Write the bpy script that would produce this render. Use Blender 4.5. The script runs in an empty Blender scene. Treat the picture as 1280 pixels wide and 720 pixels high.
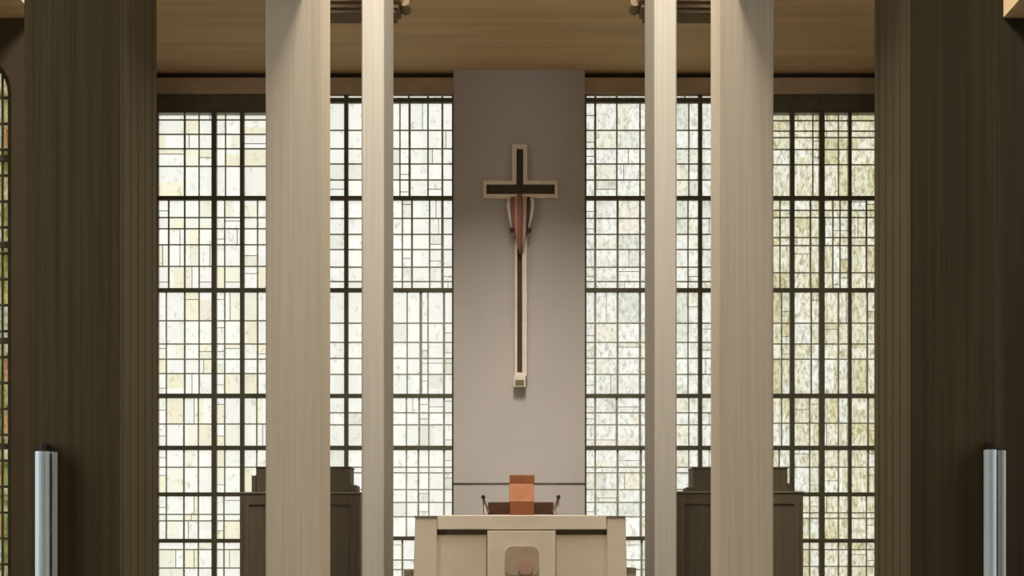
import bpy, bmesh, math, random
from mathutils import Vector
random.seed(11)
C = bpy.context.scene.collection
F, CX, HY, EYE = 2400.0, 650.0, 690.0, 1.5          # focal length (px), axis column, horizon row, eye height (m)
def X(px, d): return (px - CX) * d / F
def Z(py, d): return EYE + (HY - py) * d / F

# ------------------------------------------------------------------ helpers
class MB:
    def __init__(s): s.bm = bmesh.new()
    def box(s, x0, x1, y0, y1, z0, z1, bev=0.0, top=None):
        """top=(x0,x1,y0,y1): tapered top"""
        t = top or (x0, x1, y0, y1)
        if x0 > x1: x0, x1 = x1, x0
        if t[0] > t[1]: t = (t[1], t[0], t[2], t[3])
        v = [s.bm.verts.new(p) for p in ((x0,y0,z0),(x1,y0,z0),(x1,y1,z0),(x0,y1,z0),
                                         (t[0],t[2],z1),(t[1],t[2],z1),(t[1],t[3],z1),(t[0],t[3],z1))]
        fs = [s.bm.faces.new([v[i] for i in q]) for q in ((3,2,1,0),(4,5,6,7),(0,1,5,4),(1,2,6,5),(2,3,7,6),(3,0,4,7))]
        if bev > 0:
            es = list({e for f in fs for e in f.edges})
            bmesh.ops.bevel(s.bm, geom=es, offset=bev, segments=2, affect='EDGES', profile=0.5)
        return s
    def prism_xz(s, pts, y0, y1, bev=0.0):
        """polygon in the XZ plane (counter-clockwise seen from -Y) extruded along Y"""
        a = [s.bm.verts.new((x, y0, z)) for x, z in pts]
        b = [s.bm.verts.new((x, y1, z)) for x, z in pts]
        n = len(pts)
        s.bm.faces.new(a); s.bm.faces.new(b[::-1])
        for i in range(n):
            j = (i + 1) % n
            s.bm.faces.new((a[j], a[i], b[i], b[j]))
        return s
    def prism_xy(s, pts, z0, z1):
        a = [s.bm.verts.new((x, y, z0)) for x, y in pts]
        b = [s.bm.verts.new((x, y, z1)) for x, y in pts]
        n = len(pts)
        s.bm.faces.new(a[::-1]); s.bm.faces.new(b)
        for i in range(n):
            j = (i + 1) % n
            s.bm.faces.new((a[i], a[j], b[j], b[i]))
        return s
    def ring_xz(s, outer, inner, y0, y1):
        n = len(outer)
        def lp(p, y): return [s.bm.verts.new((x, y, z)) for x, z in p]
        oa, ob, ia, ib = lp(outer, y0), lp(outer, y1), lp(inner, y0), lp(inner, y1)
        for i in range(n):
            j = (i + 1) % n
            s.bm.faces.new((oa[i], oa[j], ia[j], ia[i]))
            s.bm.faces.new((ob[j], ob[i], ib[i], ib[j]))
            s.bm.faces.new((oa[j], oa[i], ob[i], ob[j]))
            s.bm.faces.new((ia[i], ia[j], ib[j], ib[i]))
        return s
    def tube(s, pts, r, seg=10, flat=1.0):
        """tube along pts; r float or list; flat squashes in Y"""
        rs = r if isinstance(r, (list, tuple)) else [r] * len(pts)
        P = [Vector(p) for p in pts]; rings = []
        for i, p in enumerate(P):
            t = (P[min(i+1, len(P)-1)] - P[max(i-1, 0)]).normalized()
            a = Vector((0, 1, 0)) if abs(t.y) < .9 else Vector((1, 0, 0))
            u = t.cross(a).normalized(); w = t.cross(u).normalized()
            rings.append([s.bm.verts.new(p + u*math.cos(2*math.pi*k/seg)*rs[i] + w*math.sin(2*math.pi*k/seg)*rs[i]*flat) for k in range(seg)])
        for a, b in zip(rings, rings[1:]):
            for k in range(seg):
                f = s.bm.faces.new((a[k], a[(k+1) % seg], b[(k+1) % seg], b[k])); f.smooth = True
        s.bm.faces.new(rings[0][::-1]); s.bm.faces.new(rings[-1])
        return s
    def build(s, name, mat, parent=None):
        bmesh.ops.recalc_face_normals(s.bm, faces=s.bm.faces)
        me = bpy.data.meshes.new(name); s.bm.to_mesh(me); s.bm.free()
        o = bpy.data.objects.new(name, me); C.objects.link(o)
        me.materials.append(mat)
        if parent is not None:
            o.parent = parent
            o.matrix_parent_inverse = parent.matrix_world.inverted() if parent.type != 'EMPTY' else parent_inv(parent)
        return o
def parent_inv(p):
    from mathutils import Matrix
    return Matrix.Translation(-Vector(p.location))
def empty(name, loc, label, cat, group=None):
    o = bpy.data.objects.new(name, None); C.objects.link(o); o.location = loc
    o.empty_display_size = .2
    o['label'] = label; o['category'] = cat
    if group: o['group'] = group
    return o
def struct(name, mb, mat):
    o = mb.build(name, mat); o['kind'] = 'structure'; return o
def rrect(cx, cz, w, h, r, n=6):
    pts = []
    for (sx, sz, a0) in ((1, -1, -90), (1, 1, 0), (-1, 1, 90), (-1, -1, 180)):
        for k in range(n + 1):
            a = math.radians(a0 + 90 * k / n)
            pts.append((cx + sx*(w/2 - r) + r*math.cos(a), cz + sz*(h/2 - r) + r*math.sin(a)))
    return pts

# ------------------------------------------------------------------ materials
def nt(name):
    m = bpy.data.materials.new(name); m.use_nodes = True
    return m, m.node_tree.nodes, m.node_tree.links, m.node_tree.nodes['Principled BSDF']
def surf(name, col, rough=.8, var=.12, scale=(3, 3, 3), bump=.0, metal=0., col2=None, detail=4, spec=.3):
    m, N, L, b = nt(name)
    tc = N.new('ShaderNodeTexCoord'); mp = N.new('ShaderNodeMapping'); mp.inputs['Scale'].default_value = scale
    no = N.new('ShaderNodeTexNoise'); no.inputs['Scale'].default_value = 1; no.inputs['Detail'].default_value = detail
    no.inputs['Roughness'].default_value = .6
    cr = N.new('ShaderNodeValToRGB'); cr.color_ramp.elements[0].position = .3; cr.color_ramp.elements[1].position = .7
    c2 = col2 or tuple(c*(1-var) for c in col)
    cr.color_ramp.elements[0].color = (*c2, 1); cr.color_ramp.elements[1].color = (*[min(1, c*(1+var)) for c in col], 1)
    L.new(tc.outputs['Object'], mp.inputs['Vector']); L.new(mp.outputs[0], no.inputs['Vector'])
    L.new(no.outputs[0], cr.inputs[0]); L.new(cr.outputs[0], b.inputs['Base Color'])
    b.inputs['Roughness'].default_value = rough; b.inputs['Metallic'].default_value = metal
    b.inputs['Specular IOR Level'].default_value = spec
    if bump:
        bp = N.new('ShaderNodeBump'); bp.inputs['Strength'].default_value = bump; bp.inputs['Distance'].default_value = .01
        L.new(no.outputs[0], bp.inputs['Height']); L.new(bp.outputs[0], b.inputs['Normal'])
    return m
CONC  = surf('pale_board_marked_concrete', (.565, .495, .38), .85, .09, (28, 28, .5), .5, spec=.15)
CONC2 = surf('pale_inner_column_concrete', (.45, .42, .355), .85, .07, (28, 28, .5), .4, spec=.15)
PIER  = surf('dark_olive_concrete', (.098, .077, .040), .9, .2, (24, 24, .35), .5, spec=.1)
PANEL = surf('grey_mauve_plaster', (.56, .515, .475), .9, .03, (1.2, 1.2, 1.2), .1, spec=.1)
CEIL  = surf('boarded_ceiling_brown', (.80, .59, .345), .8, .12, (.25, 5, 1), .4, spec=.15)
WALL  = surf('brown_plaster', (.085, .064, .036), .9, .1, (1, 1, 1), .1, spec=.1)
DARKW = surf('gap_shade_brown', (.05, .035, .02), .9, .1)
FLOOR = surf('stone_floor', (.19, .155, .11), .55, .12, (1.5, 1.5, 1.5), .05)
LEAD  = surf('dark_bronze_frame', (.13, .12, .075), .5, .15, (9, 9, 9), .0, .4)
CAME  = surf('lead_came', (.42, .42, .33), .5, .2, (9, 9, 9), .0, .3)
STONE = surf('altar_limestone', (.565, .49, .375), .8, .05, (2, 2, 6), .1, spec=.15)
STONE2= surf('altar_panel_limestone', (.64, .565, .45), .75, .05, (3, 3, 3), .1, spec=.15)
SHADOWSTONE = surf('altar_recess_shade_and_caps', (.20, .155, .10), .85, .1)  # recess shadow put into the colour; caps and core share this dark tone
RELIEF= surf('taupe_relief', (.38, .315, .235), .8, .08, (9, 9, 9), .2, col2=(.39, .28, .21))
CASE  = surf('dark_stained_oak', (.125, .10, .062), .6, .18, (14, 14, .7), .2)
CREAM = surf('cream_gilt_metal', (.84, .75, .62), .5, .08, (8, 8, 8))
CROSSIN = surf('dark_brown_wood_inlay', (.075, .05, .026), .6, .2, (20, 20, 2))
ROBE  = surf('rust_red_cloth', (.42, .17, .12), .9, .2, (30, 30, 4))
ROBE2 = surf('pale_rose_cloth', (.62, .42, .35), .9, .15, (30, 30, 4))
ORANGE= surf('orange_leather', (.50, .20, .09), .5, .07, (9, 9, 9), .1, col2=(.58, .29, .16))
ORANGED = surf('brown_orange_leather', (.25, .085, .032), .5, .08, (9, 9, 9), .1)
WOODD = surf('dark_walnut', (.07, .032, .014), .45, .25, (6, 30, 30), .1)
STEEL = surf('brushed_steel', (.40, .37, .32), .4, .08, (5, 5, 5), .0, .5)
SPK   = surf('pale_blue_grey_metal', (.74, .88, .93), .35, .03, (3, 3, 3), .0, .0)
SPK2  = surf('warm_grey_metal', (.60, .62, .60), .5, .03, (3, 3, 3), .0, .0)
BLACK = surf('black_iron', (.03, .03, .025), .5, .1)
GRASS = surf('outside_paving', (.50, .49, .42), .9, .15, (.5, .5, .5))

def glass_mat(name, mott, mcol, sc=(7, 7, 5), lo=.36):
    m, N, L, b = nt(name); N.remove(b)
    out = [n for n in N if n.type == 'OUTPUT_MATERIAL'][0]
    at = N.new('ShaderNodeAttribute'); at.attribute_name = 'tint'
    tc = N.new('ShaderNodeTexCoord'); mp = N.new('ShaderNodeMapping'); mp.inputs['Scale'].default_value = sc
    no = N.new('ShaderNodeTexNoise'); no.inputs['Detail'].default_value = 5; no.inputs['Scale'].default_value = 1.3
    no.inputs['Roughness'].default_value = .7; no.inputs['Distortion'].default_value = .6
    cr = N.new('ShaderNodeValToRGB')
    cr.color_ramp.elements[0].position = lo; cr.color_ramp.elements[0].color = (*mcol, 1)
    cr.color_ramp.elements[1].position = lo + mott; cr.color_ramp.elements[1].color = (1, 1, 1, 1)
    mx = N.new('ShaderNodeMix'); mx.data_type = 'RGBA'; mx.blend_type = 'MULTIPLY'; mx.inputs[0].default_value = 1
    L.new(tc.outputs['Object'], mp.inputs[0]); L.new(mp.outputs[0], no.inputs['Vector']); L.new(no.outputs[0], cr.inputs[0])
    L.new(at.outputs['Color'], mx.inputs[6]); L.new(cr.outputs[0], mx.inputs[7])
    tr = N.new('ShaderNodeBsdfTransparent'); tl = N.new('ShaderNodeBsdfTranslucent'); ms = N.new('ShaderNodeMixShader')
    ms.inputs[0].default_value = .3
    L.new(mx.outputs[2], tr.inputs[0]); L.new(mx.outputs[2], tl.inputs[0])
    L.new(tr.outputs[0], ms.inputs[1]); L.new(tl.outputs[0], ms.inputs[2]); L.new(ms.outputs[0], out.inputs[0])
    return m
G_CLEAR = glass_mat('cream_antique_glass', .10, (.66, .67, .60), (13, 13, 9), .33)
G_GREY  = glass_mat('greyish_seeded_glass', .17, (.60, .61, .55), (15, 15, 9), .36)
G_OLIVE = glass_mat('olive_seeded_glass', .18, (.48, .46, .32), (20, 20, 8), .37)
G_DEEP  = glass_mat('deep_yellow_green_glass', .3, (.25, .25, .10))

# ------------------------------------------------------------------ windows
D = 24.0
def window(name, px0, px1, py0, py1, heavyv, heavyh, thin, palette, gmat, d=D, frame=5, arch=None):
    """heavyv/heavyh: (px, width) of mullions / transoms. thin: list per bay of (verticals, horizontals) in px"""
    s = d / F
    root = bpy.data.objects.new(name, None); C.objects.link(root)
    root.location = (X((px0+px1)/2, d), d, Z(py1, d)); root['kind'] = 'structure'
    # frame
    fr = MB(); w = frame * s
    x0, x1, z0, z1 = X(px0, d), X(px1, d), Z(py1, d), Z(py0, d)
    fr.ring_xz([(x0, z0), (x1, z0), (x1, z1), (x0, z1)], [(x0+w*.4, z0+w), (x1-w*.4, z0+w), (x1-w*.4, z1-w*.3), (x0+w*.4, z1-w*.3)], d-.05, d+.05)
    fr.build('window_frame', LEAD, root)
    mv = MB()
    for px, wd in heavyv:
        hw = wd * s / 2; mv.box(X(px, d)-hw, X(px, d)+hw, d-.045, d+.045, z0, z1)
    mv.build('mullion', LEAD, root)
    mh = MB()
    for py, wd in heavyh:
        hw = wd * s / 2; mh.box(x0, x1, d-.04, d+.04, Z(py, d)-hw, Z(py, d)+hw)
    mh.build('transom', LEAD, root)
    # leaded glass, bay by bay
    gl = bmesh.new(); lay = gl.loops.layers.float_color.new('tint'); ld = MB()
    ys = [py0] + [h for h, _ in heavyh] + [py1]
    for b in range(len(ys) - 1):
        ya, yb = ys[b], ys[b+1]
        tv, th = thin[min(b, len(thin)-1)]
        vs = sorted([px0] + [v[0] if isinstance(v, tuple) else v for v in tv] + [h for h, _ in heavyv] + [px1])
        hs = sorted([ya] + [h for h in th if ya < h < yb] + [yb])
        for v in tv:
            px, wd = v if isinstance(v, tuple) else (v, 1.7)
            hw = wd*s*.46; ld.box(X(px, d)-hw, X(px, d)+hw, d-.012, d+.012, Z(yb, d), Z(ya, d))
        for h in hs[1:-1]:
            hw = .75*s; ld.box(x0, x1, d-.010, d+.010, Z(h, d)-hw, Z(h, d)+hw)
        for i in range(len(vs)-1):
            for j in range(len(hs)-1):
                cells = [(vs[i], vs[i+1], hs[j], hs[j+1])]
                a = (vs[i+1]-vs[i]) ; c = hs[j+1]-hs[j]
                r = random.random()
                if a > 13 and r < .5:
                    t = vs[i] + a*random.choice((.3, .5, .7))
                    cells = [(vs[i], t, hs[j], hs[j+1]), (t, vs[i+1], hs[j], hs[j+1])]
                    if r < .12: hw = .35*s; ld.box(X(t, d)-hw, X(t, d)+hw, d-.006, d+.006, Z(hs[j+1], d), Z(hs[j], d))
                elif c > 13 and r < .75:
                    t = hs[j] + c*random.choice((.3, .5, .65))
                    cells = [(vs[i], vs[i+1], hs[j], t), (vs[i], vs[i+1], t, hs[j+1])]
                    if r < .6: hw = .35*s; ld.box(X(vs[i], d), X(vs[i+1], d), d-.006, d+.006, Z(t, d)-hw, Z(t, d)+hw)
                for (a0, a1, b0, b1) in cells:
                    q = [gl.verts.new((X(u, d), d, Z(v, d))) for u, v in ((a0, b1), (a1, b1), (a1, b0), (a0, b0))]
                    f = gl.faces.new(q); c_ = random.choice(palette); k = random.uniform(.94, 1.03)
                    for lp in f.loops: lp[lay] = (min(1, c_[0]*k), min(1, c_[1]*k), min(1, c_[2]*k), 1)
    ld.build('leading', CAME, root)
    for o_ in [gl]:
        me = bpy.data.meshes.new('glass'); gl.to_mesh(me); gl.free()
        o = bpy.data.objects.new('glass', me); C.objects.link(o); me.materials.append(gmat)
        o.parent = root; o.matrix_parent_inverse = parent_inv(root)
    for ch in root.children: ch.matrix_parent_inverse = parent_inv(root)
    return root

W = (.95, .945, .90); W2 = (.93, .94, .89); W3 = (.97, .95, .93); Y1 = (.92, .88, .70); Y2 = (.90, .88, .76); GR = (.82, .83, .76)
O1 = (.86, .84, .68); O2 = (.80, .79, .62); O3 = (.90, .87, .76); O4 = (.76, .72, .50); PK = (.88, .78, .70)
HB = [(248, 5), (363, 5), (495, 5.5), (560, 5.5), (618, 5), (676, 5)]
window('window_1', 155, 345, 140, 745, [(196, 5), (268, 6), (303, 5)], HB,
       [([(231, 2.6), 249, 282], [150, 168, 186, 208]), ([(211, 2.2), (231, 2.2), 249, 281, 322], [272, 286, 306, 333]),
        ([208, (231, 2.2), 249, 281, (322, 2.2)], [401, 430, 449, 467]), ([208, (230, 2.2), 248, 281, 321], [530]),
        ([208, (230, 2.2), 248, 281, 321], [584]), ([208, (230, 2.2), 248, 280], [643, 651]), ([(230, 2.2), 248, 280], [687, 710])],
       [W, W, W2, W3, Y1, W2, Y2], G_CLEAR)
HC = [(126, 6), (248, 5), (363, 5), (495, 5), (560, 5.5), (673, 5)]
CT = [[], [163, 186, 205, 225], [273, 293, 312, 334, 352], [404, 428, 448, 468], [516, 531], [584, 591, 612, 628, 646], [700, 712]]
cv = [[(511, 2.4), (535, 2.4), (553, 2.2)], [500, (512, 3), (535, 2), (553, 2.6)], [503, (515, 2.6), (537, 2), (553, 3.4)],
      [509, (526, 3.6), 535, (555, 3)], [508, (524, 2.4), 536, (555, 2.6)], [508, (523, 2.4), 536, (555, 2.6)], [(503, 2.6), 530, 548]]
window('window_2', 402, 567, 117, 745, [(433, 5)], HC, [(v, h) for v, h in zip(cv, CT)], [W, W, W2, W3, W, GR], G_CLEAR)
cw = [[(744, 2.4), (771, 2), 856], [(744, 3), (771, 2), (800, 2), 861], [(744, 3), (772, 3), (800, 2.6), 860], [(744, 2.8), (772, 2.8), (800, 3), 860],
      [(744, 2.6), (771, 3), (800, 3), 861], [(744, 2.4), (772, 3), (801, 3.4), 861], [(744, 2.4), (772, 2.4), (802, 3)]]
window('window_3', 731, 898, 117, 745, [(875, 5)], HC, [(v, h) for v, h in zip(cw, CT)], [W, W2, W3, GR, W, O3], G_GREY)
window('window_4', 955, 1145, 140, 745, [(990, 5.5), (1027, 6.5), (1062, 4), (1096, 5)], HB,
       [([1016, 1048], [151, 164, 172, 187, 206]), ([975, (1013, 2.4), 1041, 1050, (1083, 2.4)], [263, 272, 297, 307, 341]),
        ([977, (1014, 2.2), (1048, 2.2), (1084, 2.4)], [404, 430, 449]), ([977, 1012, 1048, (1085, 2.6)], [529]),
        ([974, 1012, 1048, (1085, 2.8)], [584]), ([1012, 1048, 1083], [641, 648]), ([1012, 1048, 1083], [687, 708])],
       [O1, O2, O3, O1, O4, W2, O3], G_OLIVE)

# arched aisle-end windows (deep yellow-green glass) in the wall at 20 m
DA = 20.0
def arched(name, cx, r, pal, gmat):
    d = DA; zs = 6.27; zb = 1.1
    root = bpy.data.objects.new(name, None); C.objects.link(root); root.location = (cx, d, zb); root['kind'] = 'structure'
    def outline(rr):
        return [(cx-rr, zb), (cx+rr, zb)] + [(cx+rr*math.cos(math.pi*k/14), zs+rr*math.sin(math.pi*k/14)) for k in range(15)]
    fr = MB(); o1, i1 = outline(r), outline(r-.05); i1[0] = (cx-r+.05, zb+.05); i1[1] = (cx+r-.05, zb+.05)
    fr.ring_xz(o1, i1, d-.06, d+.06); fr.build('window_frame', LEAD, root)
    gl = bmesh.new(); lay = gl.loops.layers.float_color.new('tint'); ld = MB()
    z = zb; rows = []
    while z < zs + r - .02: rows.append(z); z += .27
    rows.append(zs + r - .01)
    for a, b in zip(rows, rows[1:]):
        def hw(zz): return r if zz <= zs else math.sqrt(max(0, r*r-(zz-zs)**2))
        for k in range(6):
            u0, u1 = -1+k/3, -1+(k+1)/3
            q = [gl.verts.new(p) for p in ((cx+u0*hw(a), d, a), (cx+u1*hw(a), d, a), (cx+u1*hw(b), d, b), (cx+u0*hw(b), d, b))]
            f = gl.faces.new(q); c_ = random.choice(pal)
            for lp in f.loops: lp[lay] = (*c_, 1)
        ld.box(cx-hw(a), cx+hw(a), d-.015, d+.015, a-.012, a+.012)
    for k in range(1, 6): 
        ld.box(cx-r+k*r/3-.01, cx-r+k*r/3+.01, d-.012, d+.012, zb, zs+math.sqrt(max(0, r*r-(r-k*r/3)**2)))
    for zz in (2.6, 3.7, 4.7, 5.6): ld.box(cx-r, cx+r, d-.03, d+.03, zz-.03, zz+.03)
    me = bpy.data.meshes.new('glass'); gl.to_mesh(me); gl.free()
    o = bpy.data.objects.new('glass', me); C.objects.link(o); me.materials.append(gmat); o.parent = root
    o.matrix_parent_inverse = parent_inv(root)
    ld.build('leading', LEAD, root)
arched('window_5', -5.63, .36, [(.55, .50, .22), (.42, .42, .16), (.66, .58, .34), (.6, .6, .45), (.30, .30, .12), (.62, .40, .2)], G_DEEP)
arched('window_6', 5.58, .36, [(.40, .42, .12), (.34, .34, .10), (.5, .48, .2), (.28, .3, .1)], G_DEEP)

# ------------------------------------------------------------------ room shell
YB = -9.0; AX = 7.2; LX = 5.0; CZ = 7.48; DZ = .84; EDGE = 20.6; NAVE = 11.4; TOP = 12.7
struct('floor', MB().box(-AX-.3, AX+.3, YB-.3, 24.3, -.3, 0), FLOOR)
# raised chancel in three steps
st = MB()
st.box(-AX, AX, 12.9, 20.0, 0, DZ, .01); st.box(-LX, LX, 20.0, 23.9, 0, DZ)
st.box(-2.1, 2.1, 12.3, 12.9, 0, .28, .01); st.box(-2.1, 2.1, 12.6, 12.9, .28, .56, .01)
struct('floor_chancel', st, FLOOR)
struct('trim_1', MB().box(-1.0, 1.0, 18.8, 20.6, DZ, DZ+.33, .01), FLOOR)
# rear wall around the windows
rw = MB()
zt, zb = Z(117, 23.9), Z(745, D)
rw.box(-LX, LX, 23.9, 24.3, 0, zb)                                    # sill wall
rw.box(-LX, X(155, D), 23.9, 24.3, zb, 7.43); rw.box(X(1145, D), LX, 23.9, 24.3, zb, 7.43)
rw.box(X(345, D), X(402, D), 23.9, 24.3, zb, zt); rw.box(X(898, D), X(955, D), 23.9, 24.3, zb, zt)
rw.box(X(155, D), X(1145, D), 23.9, 24.05, Z(117, 23.9), Z(97, 23.9))               # lintel
struct('wall_back', rw, surf('lintel_concrete', (.52, .40, .26), .85, .1, (3, 3, 8), .2, spec=.1))
hd = MB(); hd.box(X(155, D), X(345, D), 23.93, 24.2, Z(140, D), zt-.001); hd.box(X(955, D), X(1145, D), 23.93, 24.2, Z(140, D), zt-.001)
struct('trim_2', hd, LEAD)
struct('trim_3', MB().box(-LX, LX, 24.0, 24.3, Z(97, 23.9), CZ), DARKW)  # dark strip paints the shade in the gap above the lintel
# central plaster panel with the cross, groove low down
dp = 23.8; pn = MB()
pn.box(X(567, dp), X(731, dp), dp, 24.3, Z(603.5, dp), CZ); pn.box(X(567, dp), X(731, dp), dp, 24.3, 0.84, Z(606.5, dp))
pn.box(X(567, dp), X(731, dp), dp+.05, 24.3, Z(606.5, dp), Z(603.5, dp))
struct('wall_center', pn, PANEL)
# soffit over the windows
sf = MB(); sf.box(-LX, LX, EDGE, 24.3, CZ, CZ+.25)
struct('ceiling', sf, CEIL)
# chancel side walls, aisle end walls with arched openings
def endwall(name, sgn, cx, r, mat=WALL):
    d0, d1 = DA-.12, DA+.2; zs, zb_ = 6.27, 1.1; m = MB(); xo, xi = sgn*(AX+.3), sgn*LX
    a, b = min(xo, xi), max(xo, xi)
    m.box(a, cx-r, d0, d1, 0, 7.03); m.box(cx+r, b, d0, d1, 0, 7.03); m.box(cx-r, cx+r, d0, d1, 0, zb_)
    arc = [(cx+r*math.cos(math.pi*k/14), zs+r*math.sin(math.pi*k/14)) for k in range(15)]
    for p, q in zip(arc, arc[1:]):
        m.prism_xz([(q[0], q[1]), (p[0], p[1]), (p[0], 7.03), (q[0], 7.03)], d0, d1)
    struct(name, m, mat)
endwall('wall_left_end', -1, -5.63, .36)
endwall('wall_right_end', 1, 5.58, .36, surf('shade_darkened_wall', (.03, .023, .012), .7, .2, (12, 12, .6)))  # near-black tone puts the shade on this end wall into its colour
struct('wall_left_chancel', MB().box(-LX-.2, -LX, 20.2, 24.3, 0, CZ), WALL)
struct('wall_right_chancel', MB().box(LX, LX+.2, 20.2, 24.3, 0, CZ), WALL)
struct('ceiling_left_aisle', MB().box(-AX-.3, -LX, NAVE, 20.2, 7.03, 7.25), CEIL)
struct('ceiling_right_aisle', MB().box(LX, AX+.3, NAVE, 20.2, 7.03, 7.25), CEIL)
# lantern above the chancel
struct('wall_left_lantern', MB().box(-LX-.2, -LX, NAVE, 24.3, 7.25, TOP), WALL)
struct('wall_right_lantern', MB().box(LX, LX+.2, NAVE, 24.3, 7.25, TOP), WALL)
struct('wall_front_lantern', MB().box(-LX-.2, LX+.2, NAVE-.2, NAVE, 8.0, TOP), WALL)
struct('wall_back_lantern', MB().box(-LX, LX, EDGE, EDGE+.2, CZ+.25, TOP), WALL)
lc = MB(); sx, s0, s1 = 1.6, 11.5, 17.4
lc.box(-LX, -sx, NAVE, EDGE, TOP-.2, TOP); lc.box(sx, LX, NAVE, EDGE, TOP-.2, TOP)
lc.box(-sx, sx, NAVE, s0, TOP-.2, TOP); lc.box(-sx, sx, s1, EDGE, TOP-.2, TOP)
struct('ceiling_lantern', lc, CEIL)
# nave shell
W0, W1 = 8.0, 10.8
for sg, wn, kn in ((-1, 'wall_left', 'window_added_8'), (1, 'wall_right', 'window_added_9')):  # unseen side windows, added as openings for the fill lamps
    wl = MB(); xa, xb = sg*AX, sg*(AX+.3)
    wl.box(xa, xb, YB, W0, 0, 8.2); wl.box(xa, xb, W1, 20.2, 0, 8.2)
    wl.box(xa, xb, W0, W1, 0, 1.2); wl.box(xa, xb, W0, W1, 6.8, 8.2)
    struct(wn, wl, WALL)
    wv = MB()
    for k in range(4): y = W0+(W1-W0)*k/3; wv.box(sg*(AX+.12), sg*(AX+.2), y-.03, y+.03, 1.2, 6.8)
    for k in range(5): wv.box(sg*(AX+.13), sg*(AX+.19), W0, W1, 1.2+k*1.4-.03, 1.2+k*1.4+.03)
    struct(kn, wv, LEAD)
for nm, lc_, rot, sz, en in (('left_nave_fill', (-AX+.02, (W0+W1)/2, 4), (0, math.radians(-90), 0), (5.6, 2.8), 235),
                             ('right_nave_fill', (AX-.02, (W0+W1)/2, 4), (0, math.radians(90), 0), (5.6, 2.8), 140),
                             ('end_nave_fill', (0, YB+.05, 5.3), (math.radians(90), 0, 0), (3.2, 3.8), 30)):
    l_ = bpy.data.lights.new(nm, 'AREA'); l_.shape = 'RECTANGLE'; l_.size, l_.size_y = sz; l_.energy = en; l_.color = (.95, .97, 1)  # added fill lamps that brighten the piers and loudspeakers
    q_ = bpy.data.objects.new(nm, l_); C.objects.link(q_); q_.location = lc_; q_.rotation_euler = rot
struct('ceiling_nave', MB().box(-AX-.3, AX+.3, YB-.3, NAVE, 8.0, 8.2), CEIL)
wf = MB(); wf.box(-AX, -1.6, YB-.3, YB, 0, 8); wf.box(1.6, AX, YB-.3, YB, 0, 8); wf.box(-1.6, 1.6, YB-.3, YB, 0, 3.4); wf.box(-1.6, 1.6, YB-.3, YB, 7.2, 8)
struct('wall_front', wf, WALL)
wr = MB()
for k in range(5): x = -1.6 + k*.8; wr.box(x-.03, x+.03, YB-.2, YB-.12, 3.4, 7.2)
for z in (3.43, 4.66, 5.93, 7.17): wr.box(-1.6, 1.6, YB-.19, YB-.13, z-.03, z+.03)
struct('window_added_7', wr, LEAD)  # unseen end window behind the camera, added to go with its fill lamp
struct('floor_outside', MB().box(-60, 60, 24.3, 90, -.35, -.05), GRASS)

# ------------------------------------------------------------------ skylight luminaire
sk = empty('skylight', (0, 14.45, TOP-.12), 'large frosted rooflight in the lantern above the chancel', 'skylight')
fr = MB()
for x in (-1.6, -.8, 0, .8, 1.6): fr.box(x-.04, x+.04, s0, s1, TOP-.14, TOP-.06)
for k in range(6): y = s0 + (s1-s0)*k/5; fr.box(-1.6, 1.6, y-.04, y+.04, TOP-.14, TOP-.06)
fr.build('glazing_bars', LEAD, sk)
la = bpy.data.lights.new('skylight_glow', 'AREA'); la.shape = 'RECTANGLE'; la.size = 2.6; la.size_y = 5.7
la.energy = 2000; la.color = (1.0, .925, .83)
lo = bpy.data.objects.new('skylight_glow', la); C.objects.link(lo); lo.location = (0, 14.45, TOP-.2)

# ------------------------------------------------------------------ pillars
def pier(sgn, xi, xo, label):
    t = empty('pier', (sgn*(xi+xo)/2, 11.5, 0), label, 'pier')
    d0, d1 = 11.0, 12.1
    # plan with shallow vertical flutes on the inner side
    prof = [(xo, d0), (xo, d1), (xi, d1)]
    n = 5; stp = (d1-d0)/n
    for k in range(n):
        y = d1 - k*stp
        prof += [(xi, y-stp*.55), (xi+.006, y-stp*.62), (xi+.006, y-stp*.9), (xi, y-stp)]
    prof[-1] = (xi, d0)
    b = MB(); b.prism_xy([(sgn*x, y) for x, y in prof], 0, 7.998); b.build('shaft', PIER, t)
    MB().box(sgn*(xi-.03), sgn*(xo+.03), d0-.03, d1+.03, 0, .25, .01).build('plinth', PIER, t)
    return t
pier(-1, 2.29, 2.84, 'dark olive concrete pier in the left foreground carrying a pale grey loudspeaker')
pier(1, 2.235, 2.77, 'dark olive concrete pier in the right foreground carrying a pale grey loudspeaker')
def column(name, sgn, xi, xo, d0, d1, mat, label, top, cap=None):
    t = empty(name, (sgn*(xi+xo)/2, (d0+d1)/2, DZ), label, 'column')
    c = .012
    pts = [(xi+c, d0), (xo-c, d0), (xo, d0+c), (xo, d1-c), (xo-c, d1), (xi+c, d1), (xi, d1-c), (xi, d0+c)]
    b = MB(); b.prism_xy([(sgn*x, y) for x, y in pts], DZ, top); b.build('shaft', mat, t)
    MB().box(sgn*(xi-.02), sgn*(xo+.02), d0-.02, d1+.02, DZ, DZ+.12, .01).build('base', mat, t)
    return t
column('column', -1, 1.544, 1.988, 15.0, 15.63, CONC, 'wide pale concrete column left of the altar, nearer than the slim one', TOP-.2)
column('column', 1, 1.549, 1.981, 15.0, 15.6, CONC, 'wide pale concrete column right of the altar, nearer than the slim one', TOP-.2)
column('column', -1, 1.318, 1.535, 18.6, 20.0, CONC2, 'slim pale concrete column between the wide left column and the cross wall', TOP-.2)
column('column', 1, 1.302, 1.519, 18.6, 20.03, CONC2, 'slim pale concrete column between the cross wall and the wide right column', TOP-.2)
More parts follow.
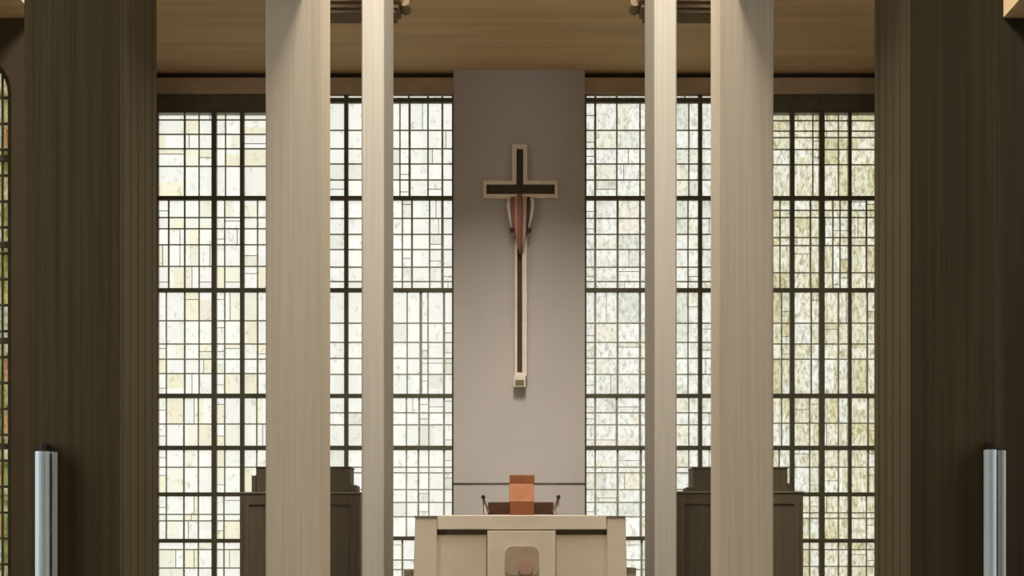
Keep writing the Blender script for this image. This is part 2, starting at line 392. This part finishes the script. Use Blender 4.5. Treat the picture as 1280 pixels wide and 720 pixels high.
# moulded corbels hanging at the edge of the soffit, and the high side beams
CORB = surf('dark_moulded_concrete', (.24, .18, .105), .85, .15, (9, 9, 9), .3)
def corbel(n, sgn):
    m = MB(); zb_ = Z(23, 20.4)
    xi, xo = 1.24, 2.10
    for k, (o, h0, h1) in enumerate(((.0, .10, 1.0), (.035, .045, .10), (.07, 0, .045))):
        m.box(sgn*(xi+o), sgn*(xo-o*.5), 20.12+o, EDGE-.002, zb_+h0, zb_+h1 if k else CZ+.3, .008)
    m.tube([(sgn*(xi-.02), 20.2, zb_+.13), (sgn*(xi-.02), 20.55, zb_+.13)], .055, 16)
    m.tube([(sgn*(xi+.05), 20.1, zb_+.18), (sgn*(xi+.05), 20.55, zb_+.18)], .07, 16)
    struct('trim_%d' % n, m, CORB)
corbel(4, -1); corbel(5, 1)
for n, sg in ((6, -1), (7, 1)):
    struct('trim_%d' % n, MB().box(sg*1.70, sg*2.35, NAVE, 15.0-.002, 5.83, 6.6, .01), CONC)

# ------------------------------------------------------------------ cross
dc = 23.66; yb = dp
def cx_(p): return X(p, dc)
def cz_(p): return Z(p, dc)
cr = empty('cross', (cx_(649), dp, cz_(483)), 'tall slender Latin cross with cream edges and dark inlay on the grey wall', 'cross')
def crossprof(l, r, t, b, al, ar, at, ab):
    return [(cx_(x), cz_(y)) for x, y in ((l, b), (r, b), (r, ab), (ar, ab), (ar, at), (r, at), (r, t), (l, t), (l, at), (al, at), (al, ab), (l, ab))]
def crossprof2(lu, ru, ll, rl, t, b, al, ar_, at, ab):
    return [(cx_(x), cz_(y)) for x, y in ((ll, b), (rl, b), (rl, ab), (ar_, ab), (ar_, at), (ru, at), (ru, t), (lu, t), (lu, at), (al, at), (al, ab), (ll, ab))]
outer = crossprof2(640, 659, 643.5, 658.5, 180.5, 470, 604, 697.5, 225.5, 247.5)
inner = crossprof2(645.5, 654, 646.5, 652.8, 185.5, 465.5, 608, 693.5, 230.3, 242.5)
MB().ring_xz(outer, inner, dc, yb).build('frame', CREAM, cr)
MB().prism_xz(inner, dc+.06, yb-.01).build('inlay', CROSSIN, cr)
MB().box(cx_(642), cx_(657), dc-.01, yb, cz_(483.5), cz_(469), .004).build('foot_block', CREAM, cr)
MB().box(cx_(644), cx_(655), dc-.02, dc, cz_(481.5), cz_(475)).build('nameplate', surf('aged_bronze', (.22, .18, .09), .5), cr)
# draped cloth / mantle under the arms
cl = empty('draped_cloth', (cx_(650), dc, cz_(318)), 'rust red and cream cloth hanging in folds below the arms of the cross', 'cloth')
def strip(pts, r, mat, name, fl=.5):
    MB().tube([(cx_(x), dc-.05-dy, cz_(y)) for x, y, dy in pts], r, 10, fl).build(name, mat, cl)
strip([(636, 247, 0), (635.5, 258, .01), (637, 270, .01), (639.5, 286, 0)], [.017, .020, .018, .012], CREAM, 'cream_fold')
strip([(665, 247, 0), (666, 258, .01), (664.5, 270, .01), (661, 286, 0)], [.017, .020, .018, .012], CREAM, 'cream_fold')
strip([(641.5, 247, 0), (641.5, 262, .01), (643, 284, 0), (644, 300, 0)], [.022, .026, .022, .010], ROBE, 'red_fold')
strip([(660.5, 247, 0), (660.5, 262, .0), (659.5, 280, 0), (657.5, 296, 0)], [.018, .018, .016, .010], CROSSIN, 'dark_fold')
strip([(645.5, 247, .03), (645.5, 270, .03), (646.5, 292, .02), (647.5, 312, 0)], [.016, .024, .022, .010], ROBE2, 'rose_fold')
strip([(649.5, 244, .04), (649.5, 270, .04), (649.5, 295, .03), (650, 318, 0)], [.022, .028, .030, .014], ROBE, 'red_fold')
strip([(655.5, 247, .03), (656, 270, .03), (655.5, 290, .02), (653.5, 314, 0)], [.016, .022, .022, .010], ROBE2, 'rose_fold')
for px in (640, 661):
    MB().tube([(cx_(px), dc-.06, cz_(286)), (cx_(px), dc-.06, cz_(288.5)), (cx_(px), dc-.06, cz_(292))], [.018, .034, .014], 10, .8).build('tassel', CROSSIN, cl)

# ------------------------------------------------------------------ altar
da = 17.5
def ax(p): return X(p, da)
def az(p): return Z(p, da)
al = empty('altar', (0, da+.5, DZ), 'broad pale limestone altar with a central rounded square relief, below the cross', 'altar')
zt_ = az(645.5)
MB().box(ax(546), ax(759), da+.02, da+.95, az(662), zt_+.012, .008).build('table_slab', STONE2, al)
for a0, a1, b0, b1 in ((519, 546, 515, 546), (759, 782, 759, 785)):
    e = MB().box(ax(b0), ax(b1), da, da+.95, DZ, zt_-.012, .006, top=(ax(a0), ax(a1), da, da+.95)).build('end_block', STONE, al)
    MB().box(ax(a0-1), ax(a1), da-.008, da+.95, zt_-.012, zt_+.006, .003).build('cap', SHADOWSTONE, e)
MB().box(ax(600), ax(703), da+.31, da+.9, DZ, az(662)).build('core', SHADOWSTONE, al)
for a0, a1 in ((546, 608), (695, 759)):
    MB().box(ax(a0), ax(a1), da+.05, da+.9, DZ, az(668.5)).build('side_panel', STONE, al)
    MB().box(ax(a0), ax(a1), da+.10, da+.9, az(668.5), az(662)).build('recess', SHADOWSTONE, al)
cp = MB().box(ax(609), ax(694.5), da-.0, da+.3, DZ, az(663.5), .004).build('center_panel', STONE2, al)
MB().prism_xz(rrect(ax(652.5), az(701), 42/137.1, 36/137.1, .065), da-.022, da+.02).build('relief', RELIEF, cp)
# carved hand-like mark within the relief
MB().prism_xz(rrect(ax(657), az(709), 18/137.1, 18/137.1, .05), da-.034, da-.015).build('carving', surf('rosy_carving', (.42, .27, .21), .8), cp)
for a0, a1, yy in ((504, 519, 713), (783, 796, 710)):
    l = MB().box(ax(a0), ax(a1), da+.1, da+.8, DZ, az(yy+6), .005).build('side_ledge', STONE, al)
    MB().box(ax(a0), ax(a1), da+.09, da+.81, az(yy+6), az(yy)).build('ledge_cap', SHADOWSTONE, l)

# ------------------------------------------------------------------ chair behind the altar
dh = 19.3; z0 = DZ+.33
def hx(p): return X(p, dh)
def hz(p): return Z(p, dh)
ch = empty('armchair', (hx(651), dh+.1, z0), 'dark walnut armchair with an orange leather back panel, standing behind the altar', 'chair')
MB().box(hx(610), hx(692), dh+.02, dh+.06, hz(643), hz(627.5), .004).build('back_rail', WOODD, ch)
MB().box(hx(637), hx(668), dh-.005, dh+.07, z0+.46, hz(627.5), .006).build('lower_back_pad', ORANGED, ch)
MB().box(hx(636.5), hx(667.5), dh-.008, dh+.06, hz(627.5), hz(604.5), .006).build('back_pad', ORANGE, ch)
MB().box(hx(637), hx(668), dh-.01, dh+.065, hz(604.5), hz(593.5), .008).build('headrest', ORANGED, ch)
MB().box(hx(612), hx(690), dh-.42, dh+.03, z0+.38, z0+.46, .02).build('seat', ORANGE, ch)
MB().box(hx(611), hx(691), dh-.42, dh+.05, z0+.30, z0+.38, .004).build('seat_frame', WOODD, ch)
for s, e, b in ((-1, 605, 611), (1, 697, 691)):
    ar = MB().tube([(hx(b), dh+.04, z0+.34), (hx(b), dh+.03, hz(641)), (hx((b+e)/2), dh+.0, hz(632)), (hx(e), dh-.05, hz(624)), (hx(e), dh-.36, hz(624)), (hx(b), dh-.40, z0+.34)], [.010, .010, .010, .011, .011, .010], 10).build('arm', STEEL, ch)
    MB().tube([(hx(e), dh-.43, hz(622.5)), (hx(e), dh-.40, hz(622.5)), (hx(e), dh-.35, hz(622.5)), (hx(e), dh-.30, hz(622.5))], [.010, .021, .021, .010], 12).build('arm_tip', BLACK, ar)
    for y in (dh-.39, dh+.02):
        MB().box(hx(b)-.02, hx(b)+.02, y-.02, y+.02, z0, z0+.30, .004).build('leg', WOODD, ch)

# ------------------------------------------------------------------ stepped cabinets behind the wide columns
dk = 21.0
def cabinet(px0, px1, tx0, tx1, ys, yt, notch, label):
    def kx(p): return X(p, dk)
    def kz(p): return Z(p, dk)
    t = empty('stepped_cabinet', ((kx(px0)+kx(px1))/2, dk+.3, DZ), label, 'cabinet')
    MB().box(kx(px0), kx(px1), dk, dk+.6, DZ+.1, kz(ys+2), .006).build('body', CASE, t)
    MB().box(kx(px0)+.03, kx(px1)-.03, dk+.03, dk+.58, DZ, DZ+.1).build('plinth', CASE, t)
    MB().box(kx(px0)-.01, kx(px1)+.01, dk-.015, dk+.61, kz(ys+2), kz(ys), .003).build('shoulder_moulding', surf('worn_oak_edge', (.26, .22, .15), .6), t)
    MB().box(kx(tx0), kx(tx1), dk+.03, dk+.55, kz(ys), kz(yt+1.5), .005).build('upper_case', CASE, t)
    MB().box(kx(tx0)-.01, kx(tx1)+.01, dk+.02, dk+.56, kz(yt+1.5), kz(yt), .003).build('cornice', CASE, t)
    for (a, b, y) in notch:
        MB().box(kx(a), kx(b), dk+.06, dk+.5, kz(ys), kz(y), .004).build('corner_block', CASE, t)
    # framed doors and mouldings
    xm = (kx(px0)+kx(px1))/2
    for a, b in ((kx(px0)+.04, xm-.01), (xm+.01, kx(px1)-.04)):
        dr = MB().ring_xz([(a, DZ+.16), (b, DZ+.16), (b, kz(ys+2)-.06), (a, kz(ys+2)-.06)],
                          [(a+.06, DZ+.22), (b-.06, DZ+.22), (b-.06, kz(ys+2)-.12), (a+.06, kz(ys+2)-.12)], dk-.018, dk+.01).build('door', CASE, t)
        hxk = b-.03 if b < xm else a+.03
        MB().box(hxk-.012, hxk+.012, dk-.045, dk-.018, DZ+.35, DZ+.55, .004).build('door_handle', BLACK, dr)
    return t
cabinet(300, 450, 320, 437, 615, 583, [(437, 445, 606), (313.5, 320, 594)], 'dark oak cabinet with a stepped top behind the wide left column')
cabinet(845, 1004, 867, 985, 614, 584, [(858.5, 867, 609), (985, 990, 604)], 'dark oak cabinet with a stepped top behind the wide right column')

# ------------------------------------------------------------------ column loudspeakers on the piers
def speaker(sgn, a, b, ytop, grooves, label):
    d = 11.0; sc = F/d
    x0, x1 = (a-CX)/sc, (b-CX)/sc; zt = EYE+(HY-ytop)/sc; zb = .85
    t = empty('column_loudspeaker', ((x0+x1)/2, d, zb), label, 'loudspeaker')
    g = x0 + (x1-x0)*grooves
    def half(xa, xb, depth):
        n = 10; cxm, r = (xa+xb)/2, (xb-xa)/2
        return [(xa, d-.03), (xa, d-.05)] + [(cxm-r*math.cos(math.pi*k/n), d-.05-depth*math.sin(math.pi*k/n)) for k in range(1, n)] + [(xb, d-.05), (xb, d-.03)]
    MB().prism_xy(half(x0, g-.004, .045), zb, zt).build('housing', SPK, t)
    MB().prism_xy(half(g+.004, x1, .02), zb, zt-.003).build('side_channel', SPK2, t)
    MB().box(x0+.006, x1-.006, d-.034, d-.018, zb+.01, zt-.01).build('back_plate', BLACK, t)
    MB().box(x0+.03, x0+.065, d-.05, d, zt, zt+.045, .004).build('bracket', BLACK, t)
    MB().box(x0+.03, x0+.065, d-.02, d, zb-.04, zb, .004).build('bracket', BLACK, t)
    for z in (zt-.25, zb+.25): MB().box((x0+x1)/2-.03, (x0+x1)/2+.03, d-.018, d, z-.03, z+.03).build('wall_mount', BLACK, t)
speaker(-1, 47, 73.5, 565, .74, 'slim pale blue-grey loudspeaker on the front of the left pier')
speaker(1, 1228, 1254.5, 563, .58, 'slim pale blue-grey loudspeaker on the front of the right pier')

# ------------------------------------------------------------------ sky
w = bpy.data.worlds.new('World'); bpy.context.scene.world = w; w.use_nodes = True
N, L = w.node_tree.nodes, w.node_tree.links
bg = N['Background']; bg.inputs[1].default_value = 1.22
tc = N.new('ShaderNodeTexCoord'); no = N.new('ShaderNodeTexNoise'); no.inputs['Scale'].default_value = 3; no.inputs['Detail'].default_value = 4
cr_ = N.new('ShaderNodeValToRGB'); cr_.color_ramp.elements[0].color = (.90, .90, .87, 1); cr_.color_ramp.elements[1].color = (1, .99, .95, 1)
L.new(tc.outputs['Generated'], no.inputs['Vector']); L.new(no.outputs[0], cr_.inputs[0]); L.new(cr_.outputs[0], bg.inputs[0])

# ------------------------------------------------------------------ camera
cam = bpy.data.cameras.new('Camera'); co = bpy.data.objects.new('Camera', cam); C.objects.link(co)
co.location = (0, 0, EYE); co.rotation_euler = (math.radians(90), 0, 0)
cam.sensor_width = 36; cam.lens = F/1280*36; cam.shift_x = -10/1280; cam.shift_y = 330/1280
cam.clip_end = 300
S = bpy.context.scene; S.camera = co
S.view_settings.view_transform = 'Standard'; S.view_settings.look = 'None'
S.view_settings.gamma = 1; S.view_settings.use_curve_mapping = False; S.view_settings.exposure = 0
